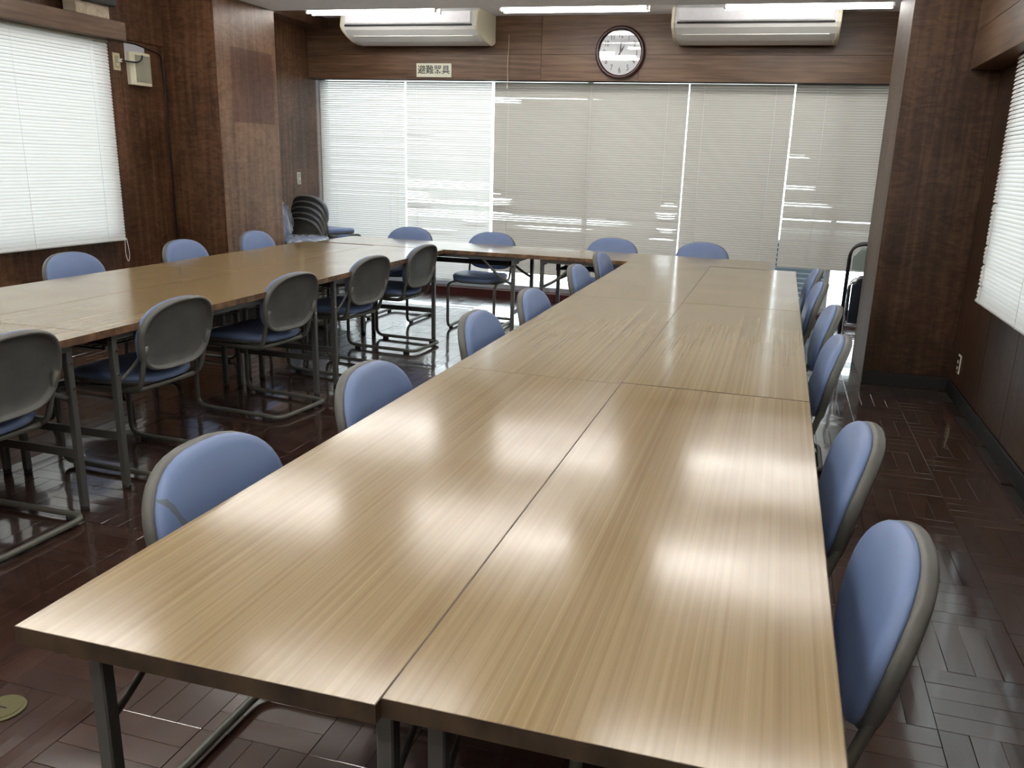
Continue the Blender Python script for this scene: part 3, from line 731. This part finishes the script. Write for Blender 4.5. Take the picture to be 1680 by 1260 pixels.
# ================================================================== FOLDING TABLES
TW, TL, TH, TT = .599, 1.798, .70, .030
def make_table(label, loc, rz):
    """local X = length; base origin at the floor centre"""
    t = thing('folding_table', label, 'table', loc, rz)
    bm = bmesh.new(); box(bm, -TL / 2 + .0012, TL / 2 - .0012, -TW / 2 + .0012, TW / 2 - .0012, TH - TT, TH); bevelled(bm, .0006)
    obj('tabletop', bm, MAT['laminate'], t)
    bm = bmesh.new(); a, b_, e = TL / 2, TW / 2, .0011
    box(bm, -a, a, -b_, -b_ + e, TH - TT, TH - .0004); box(bm, -a, a, b_ - e, b_, TH - TT, TH - .0004)
    box(bm, -a, -a + e, -b_ + e, b_ - e, TH - TT, TH - .0004); box(bm, a - e, a, -b_ + e, b_ - e, TH - TT, TH - .0004)
    obj('edge_band', bm, MAT['edge'], t)
    for s in (-1, 1):
        bm = bmesh.new(); box(bm, -a + .10, a - .10, s * (b_ - .035) - .012, s * (b_ - .035) + .012, TH - TT - .028, TH - TT); bevelled(bm, .002)
        obj('rail', bm, MAT['steel'], t)
    for sx in (-1, 1):
        xe = sx * (a - .115)
        bm = bmesh.new(); box(bm, xe - .012, xe + .012, -b_ + .05, b_ - .05, TH - TT - .045, TH - TT - .012); obj('end_rail', bm, MAT['steel_dk'], t)
        bm = bmesh.new(); box(bm, xe - .006, xe + .006, -b_ + .05, b_ - .05, .215, .25); bevelled(bm, .002); obj('crossbar', bm, MAT['steel'], t)
        for sy in (-1, 1):
            yl = sy * (b_ - .038)
            bm = bmesh.new(); box(bm, xe - .014, xe + .014, yl - .014, yl + .014, .018, TH - TT - .012); bevelled(bm, .003)
            lg = obj('leg', bm, MAT['steel'], t)
            bm = bmesh.new(); cyl(bm, (xe, yl, 0), .017, .022, 'Z', 14); obj('foot', bm, MAT['pad'], lg)
            bm = bmesh.new()
            for zz in (.60, .50): cyl(bm, (xe + .0, yl + sy * .013, zz), .006, sy * .005, 'Y', 10)
            obj('rivet', bm, MAT['chrome'], lg)
            bm = bmesh.new()
            p0 = Vector((xe - sx * .014, yl, .46)); p1 = Vector((xe - sx * .26, yl, TH - TT - .018))
            pth = [p0 + (p1 - p0) * k / 8 + Vector((0, 0, -.022 * math.sin(math.pi * k / 8))) for k in range(9)]
            sweep(bm, pth, .011, 6, flat=.4); obj('brace', bm, MAT['steel'], t)
    bm = bmesh.new()
    for k in range(7): y = -.13 + k * .045; sweep(bm, [(-.70, y, .585), (.70, y, .585)], .0035, 6)
    for x in (-.70, 0, .70): sweep(bm, [(x, -.14, .66), (x, -.14, .578), (x, .15, .578), (x, .15, .66)], .0045, 6)
    obj('wire_shelf', bm, MAT['steel_dk'], t)
    return t
R90 = math.pi / 2
T = []
def table(label, cx, cy, rz=R90):
    if not T: T.append(make_table(label, (cx, cy, 0), rz))
    else: T.append(dup(T[0], (cx, cy, 0), rz, label))
table('nearest left half of the long front table pair, corner cropping nearest the camera', -.7465, .873 + .9)
table('nearest right half of the long front table pair, set slightly back', -.1475, .889 + .9)
table('second folding table down the left side of the right-hand row', -.7465, 2.672 + .9)
table('second folding table down the right side of the right-hand row', -.1475, 2.692 + .9, R90)
table('farthest folding table on the left side of the right-hand row', -.748, 4.458 + .9)
table('farthest folding table on the right side of the right-hand row', -.148, 4.505 + .9 - .01, R90)
table('left-hand row table at the left picture edge, aisle side', -2.810, .832 + .9)
table('left-hand row table at the left picture edge, window side', -3.412, .80 + .9)
table('middle aisle-side table of the left-hand row', -2.810, 2.632 + .9)
table('middle window-side table of the left-hand row', -3.412, 2.60 + .9)
table('far aisle-side table of the left-hand row', -2.810, 4.432 + .9)
table('far window-side table of the left-hand row', -3.412, 4.40 + .9)
table('crosswise table before the far window, left one', -2.735, 6.245 + .3 + .003, 0)
table('crosswise table before the far window, right one', -.936, 6.252 + .3, 0)
dark_me = None
for t in T[:6]:
    for ch in t.children:
        if ch.name.startswith('edge_band'):
            if dark_me is None:
                dark_me = ch.data.copy(); dark_me.materials.clear(); dark_me.materials.append(MAT['edge_dark'])
            ch.data = dark_me

# ================================================================== CHAIRS
def outl(th, W=.225, HT=.165, HB=.15):
    c, s = math.cos(th), math.sin(th); e = 2 / 2.5 if s >= 0 else 2 / 3.6
    x = W * math.copysign(abs(c) ** e, c); h = (HT if s >= 0 else HB) * math.copysign(abs(s) ** e, s)
    if h < 0: x *= 1 - .12 * (-h / HB)
    return x, h
def back_pt(x, h, off):
    y = -.238 - .2 * h + .3 * x * x - (.6 * h * h if h > 0 else 0)
    return Vector((x, y + off * .98, .62 + h + off * .2))
def disc_surface(bm, rings, ptf, seg=40, inner=(.66, .33)):
    """rings: (scale, off) from front centre through the rim to the back centre; ptf(theta, s, off)"""
    R_ = []
    for s, off in rings:
        if s == 0: R_.append([bm.verts.new(ptf(0, 0, off))])
        else: R_.append([bm.verts.new(ptf(2 * math.pi * k / seg, s, off)) for k in range(seg)])
    for a, c in zip(R_, R_[1:]):
        for k in range(seg):
            k2 = (k + 1) % seg
            if len(a) == 1: f = bm.faces.new((a[0], c[k], c[k2]))
            elif len(c) == 1: f = bm.faces.new((a[k], a[k2], c[0]))
            else: f = bm.faces.new((a[k], a[k2], c[k2], c[k]))
            f.smooth = True
def bptf(th, s, off):
    x, h = outl(th); return back_pt(x * s, h * s, off)
def seat_pt(th, s, off, Wx=.218, Wy=.21, cy=.02, z=.425, dish=0.0):
    c, q = math.cos(th), math.sin(th); e = 2 / 3.6
    x = Wx * math.copysign(abs(c) ** e, c) * s; y = Wy * math.copysign(abs(q) ** e, q) * s
    x *= 1 - .10 * max(0, -y / Wy)                       # a little narrower at the back
    u, v = x / Wx, y / Wy
    zz = z + off + dish * (-.012 * (1 - u * u) * (1 - .5 * v) ) - (.020 * max(0, v - .45) ** 2 * 3 if True else 0)
    return Vector((x, y + cy, zz))
def make_chair():
    t = thing('meeting_chair', 'x', 'chair')
    bm = bmesh.new()
    disc_surface(bm, [(0, .006), (.5, .006), (.93, .006), (.965, .002), (.99, -.001), (1.0, -.008), (1.0, -.019), (.985, -.026), (.955, -.029), (.925, -.026), (.90, -.012), (.87, -.006), (.6, -.004), (0, -.004)], bptf)
    obj('backrest_shell', bm, MAT['shell'], t)
    bm = bmesh.new()
    disc_surface(bm, [(0, .036), (.35, .035), (.65, .033), (.85, .029), (.93, .024), (.965, .016), (.975, .008), (.97, .003), (.6, .001), (0, .001)], bptf)
    obj('backrest_cushion', bm, MAT['vinyl'], t)
    bm = bmesh.new()
    disc_surface(bm, [(0, .040), (.3, .040), (.55, .041), (.75, .042), (.88, .040), (.96, .033), (1.0, .02), (1.0, .008), (.97, 0), (.6, 0), (0, 0)], lambda a, s, o: seat_pt(a, s, o, dish=1.0))
    obj('seat_cushion', bm, MAT['vinyl'], t)
    bm = bmesh.new()
    disc_surface(bm, [(0, 0), (.6, 0), (.985, 0), (.99, -.006), (.96, -.018), (.8, -.026), (.5, -.028), (0, -.028)], seat_pt)
    obj('seat_pan', bm, MAT['shell'], t)
    X, YR, YFr, zf, zs = .205, -.295, .265, .0225, .388
    half = [(X - .02, -.16, zs), (X, YFr, zs), (X, YFr, zf), (X, YR, zf)]
    loop = half + [(-x, y, z) for x, y, z in reversed(half)]
    bm = bmesh.new(); sweep(bm, fillet(loop, [.03, .065, .06, .065, .065, .06, .065, .03], closed=True, seg=7), .0122, 10, closed=True)
    obj('base_frame', bm, MAT['tube'], t)
    bm = bmesh.new(); box(bm, -.17, .17, -.02, .10, .378, .398); bevelled(bm, .004); obj('seat_bracket', bm, MAT['steel_dk'], t)
    for s in (-1, 1):
        bm = bmesh.new()
        pth = fillet([(s * .185, -.05, .388), (s * .187, -.185, .392), (s * .190, -.214, .50), (s * .195, -.246, .60)], .05)
        sweep(bm, pth, .012, 8, flat=.8)
        obj('back_post', bm, MAT['tube'], t)
        for y in (YR + .07, YFr - .08):
            bm = bmesh.new(); box(bm, s * X - .011, s * X + .011, y - .022, y + .022, 0, .014); bevelled(bm, .003); obj('foot_pad', bm, MAT['pad'], t)
    return t
chair0 = make_chair(); used = False
def chair(x, y, deg, label, group=None, z=0.0, first=False):
    global used
    rz = math.radians(deg)
    if not used:
        used = True; c = chair0; c.location = (x, y, z); c.rotation_euler = (0, 0, rz); c['label'] = label
        if group: c['group'] = group
        return c
    c = dup(chair0, (x, y, z), rz, label)
    if group: c['group'] = group
    elif 'group' in c: del c['group']
    return c
GA = 'chairs on the aisle side of the left-hand tables'
chair(-2.741, 2.212, 89.9, 'chair seen from behind at the left picture edge, grey shell scratched', GA)
chair(-2.734, 3.082, 87.9, 'second grey-backed chair from the left edge along the aisle side', GA)
chair(-2.731, 4.018, 84.2, 'middle grey-backed chair along the aisle side of the left-hand tables', GA)
chair(-2.739, 4.957, 83.0, 'fourth grey-backed chair, second from the far end of the aisle side', GA)
chair(-2.743, 5.787, 85.5, 'farthest grey-backed chair, at the inner corner of the tables', GA)
GL = 'chairs on the left side of the right-hand tables'
c_st = chair(-0.896, 1.494, -90.0, 'nearest blue chair left of the front table, with a grey stain on its back', GL)
for ch in c_st.children:
    if ch.name.startswith('backrest_cushion'):
        ch.data = ch.data.copy(); ch.data.materials.clear(); ch.data.materials.append(MAT['vinyl_stain']); ch['label'] = 'blue cushion with a grey streaky stain'
chair(-0.897, 2.276, -90.0, 'second blue chair from the camera, left of the front table', GL)
chair(-0.909, 3.292, -90.0, 'third blue chair from the camera, left side of the right-hand tables', GL)
chair(-0.887, 4.024, -90.0, 'fourth blue chair from the camera, left side of the right-hand tables', GL)
chair(-0.918, 5.155, -90.0, 'fifth blue chair from the camera, second from the inner corner', GL)
chair(-0.937, 5.988, -90.0, 'sixth blue chair, tucked in the inner corner under the crosswise table', GL)
GR = 'chairs on the right side of the right-hand tables'
chair(0.01, 1.495, 90.0, 'nearest blue chair on the right, large in the lower right', GR)
chair(-0.005, 2.167, 90.0, 'second blue chair on the right, behind the nearest one', GR)
chair(0.007, 3.423, 90.0, 'third blue chair on the right, first of the four by the pillar', GR)
chair(0.022, 4.21, 90.0, 'fourth blue chair on the right, before the folded pipe chairs', GR)
chair(-0.001, 5.099, 90.0, 'fifth blue chair on the right, second from the far end', GR)
chair(-0.001, 5.778, 90.0, 'sixth blue chair on the right, farthest under the raised blind', GR)
GB = 'chairs behind the crosswise tables'
chair(-3.198, 6.871, 179.3, 'leftmost chair along the far window, at the left table corner', GB)
chair(-2.397, 6.819, 179.7, 'second chair along the far window, whose seat shows under the table', GB)
chair(-1.346, 6.94, 180.3, 'third chair along the far window, left of the right-hand corner', GB)
chair(-0.591, 6.992, 180.2, 'rightmost chair along the far window', GB)
GO = 'chairs on the window side of the left-hand tables'
chair(-3.765, 3.13, -90.0, 'blue chair cut off by the left picture edge, below the left blind', GO)
chair(-3.767, 4.089, -90.0, 'blue chair below the left blind, creased back', GO)
chair(-3.751, 5.075, -90.0, 'blue chair before the wall between left blind and pillar', GO)
chair(-3.762, 5.956, -90.0, 'blue chair directly before the left pillar', GO)
# stack in the recess behind the left pillar
GS = 'stacked chairs in the left recess'
stk_lab = ['bottom chair of the dark stack behind the left pillar', 'second chair from the bottom of the dark stack', 'middle chair of the dark stack behind the left pillar',
           'second chair from the top of the dark stack', 'top chair of the dark stack, blue seat showing']
for k in range(5):
    chair(-4.43 + .010 * k, 7.72 + .012 * k, -14, stk_lab[k], GS, z=.054 * k)
GS2 = 'short chair stack beside the left pillar'
for k, lab in enumerate(('bottom chair of the short stack hidden by the left pillar', 'second chair from the bottom of the short stack by the left pillar',
                         'third chair of the short stack, right under the wrapped one', 'top chair of the short stack, wrapped in clear plastic')):
    chair(-4.30, 7.12, -80, lab, GS2, z=.054 * k)
# plastic film draped over the top chair
bm = bmesh.new(); seg = 40; rg = random.Random(5)
rr = [(1.04, .050), (1.10, .02), (1.10, -.03), (1.04, -.045)]
R_ = []
for s, off in [(0, .055), (.4, .052), (.8, .048)] + rr + [(.8, -.04), (.4, -.035)]:
    R_.append([bm.verts.new(bptf(2 * math.pi * k / seg, s, off + rg.uniform(-.003, .003)) * 1.0 + Vector((rg.uniform(-.002, .002), 0, 0))) for k in range(seg)] if s else [bm.verts.new(bptf(0, 0, off))])
for a, c in zip(R_, R_[1:]):
    for k in range(seg):
        k2 = (k + 1) % seg
        f = bm.faces.new((a[0], c[k], c[k2])) if len(a) == 1 else bm.faces.new((a[k], a[k2], c[k2], c[k])); f.smooth = True
R2 = [[bm.verts.new(seat_pt(2 * math.pi * k / seg, s, off + rg.uniform(-.003, .003))) for k in range(seg)] for s, off in ((.3, .055), (.7, .058), (.95, .05), (1.06, .02), (1.08, -.03), (1.07, -.07))]
for a, c in zip(R2, R2[1:]):
    for k in range(seg): k2 = (k + 1) % seg; f = bm.faces.new((a[k], a[k2], c[k2], c[k])); f.smooth = True
bm.faces.new(R2[0])
obj('plastic_film', bm, MAT['film'], loc=(-4.30, 7.12, .162), rz=math.radians(-80), label='crinkled clear plastic film wrapped over the top chair of the short stack', category='plastic wrap')

# folded pipe chairs leaning behind the right pillar
def folded_chair(label, loc, rz):
    t = thing('folding_chair', label, 'folding chair', loc, rz)
    W_, H_ = .215, .86
    bm = bmesh.new(); sweep(bm, fillet([(-W_, .02, .0), (-W_, -.01, H_), (W_, -.01, H_), (W_, .02, .0)], .12, seg=8), .011, 8); obj('outer_frame', bm, MAT['black'], t)
    bm = bmesh.new(); sweep(bm, fillet([(-W_ + .03, -.005, .0), (-W_ + .03, .035, .58), (W_ - .03, .035, .58), (W_ - .03, -.005, .0)], .08, seg=6), .010, 8); obj('inner_frame', bm, MAT['chrome'], t)
    bm = bmesh.new()
    prism(bm, [(-.185, .66), (.185, .66), (.185, .77), (.14, .825), (-.14, .825), (-.185, .77)], 'Y', -.025, .0); bevelled(bm, .006, 2); obj('backrest', bm, MAT['silver_back'], t)
    bm = bmesh.new()
    prism(bm, [(-.165, .24), (.165, .24), (.165, .54), (.12, .60), (-.12, .60), (-.165, .54)], 'Y', .0, .035); bevelled(bm, .010, 2); obj('seat', bm, MAT['navy'], t)
    for z in (.12, .22):
        bm = bmesh.new(); sweep(bm, [(-W_ + .03, .0, z), (W_ - .03, .0, z)], .007, 8); obj('stretcher', bm, MAT['chrome'], t)
    return t
MAT['navy'] = mat('navy_black_vinyl', (.010, .014, .022), .35)
MAT['silver_back'] = mat('grey_green_enamel', (.35, .42, .38), .25, .2)
fl = ('frontmost folded chair leaning behind the right pillar, chrome and black', 'second folded chair in the row behind the right pillar', 'rearmost folded chair behind the right pillar')
f0 = folded_chair(fl[0], (.765, 7.02, .0), math.radians(0)); f0['group'] = 'folded chairs behind the right pillar'
dup(f0, (.775, 7.10, 0), 0, fl[1]); dup(f0, (.785, 7.18, 0), 0, fl[2])
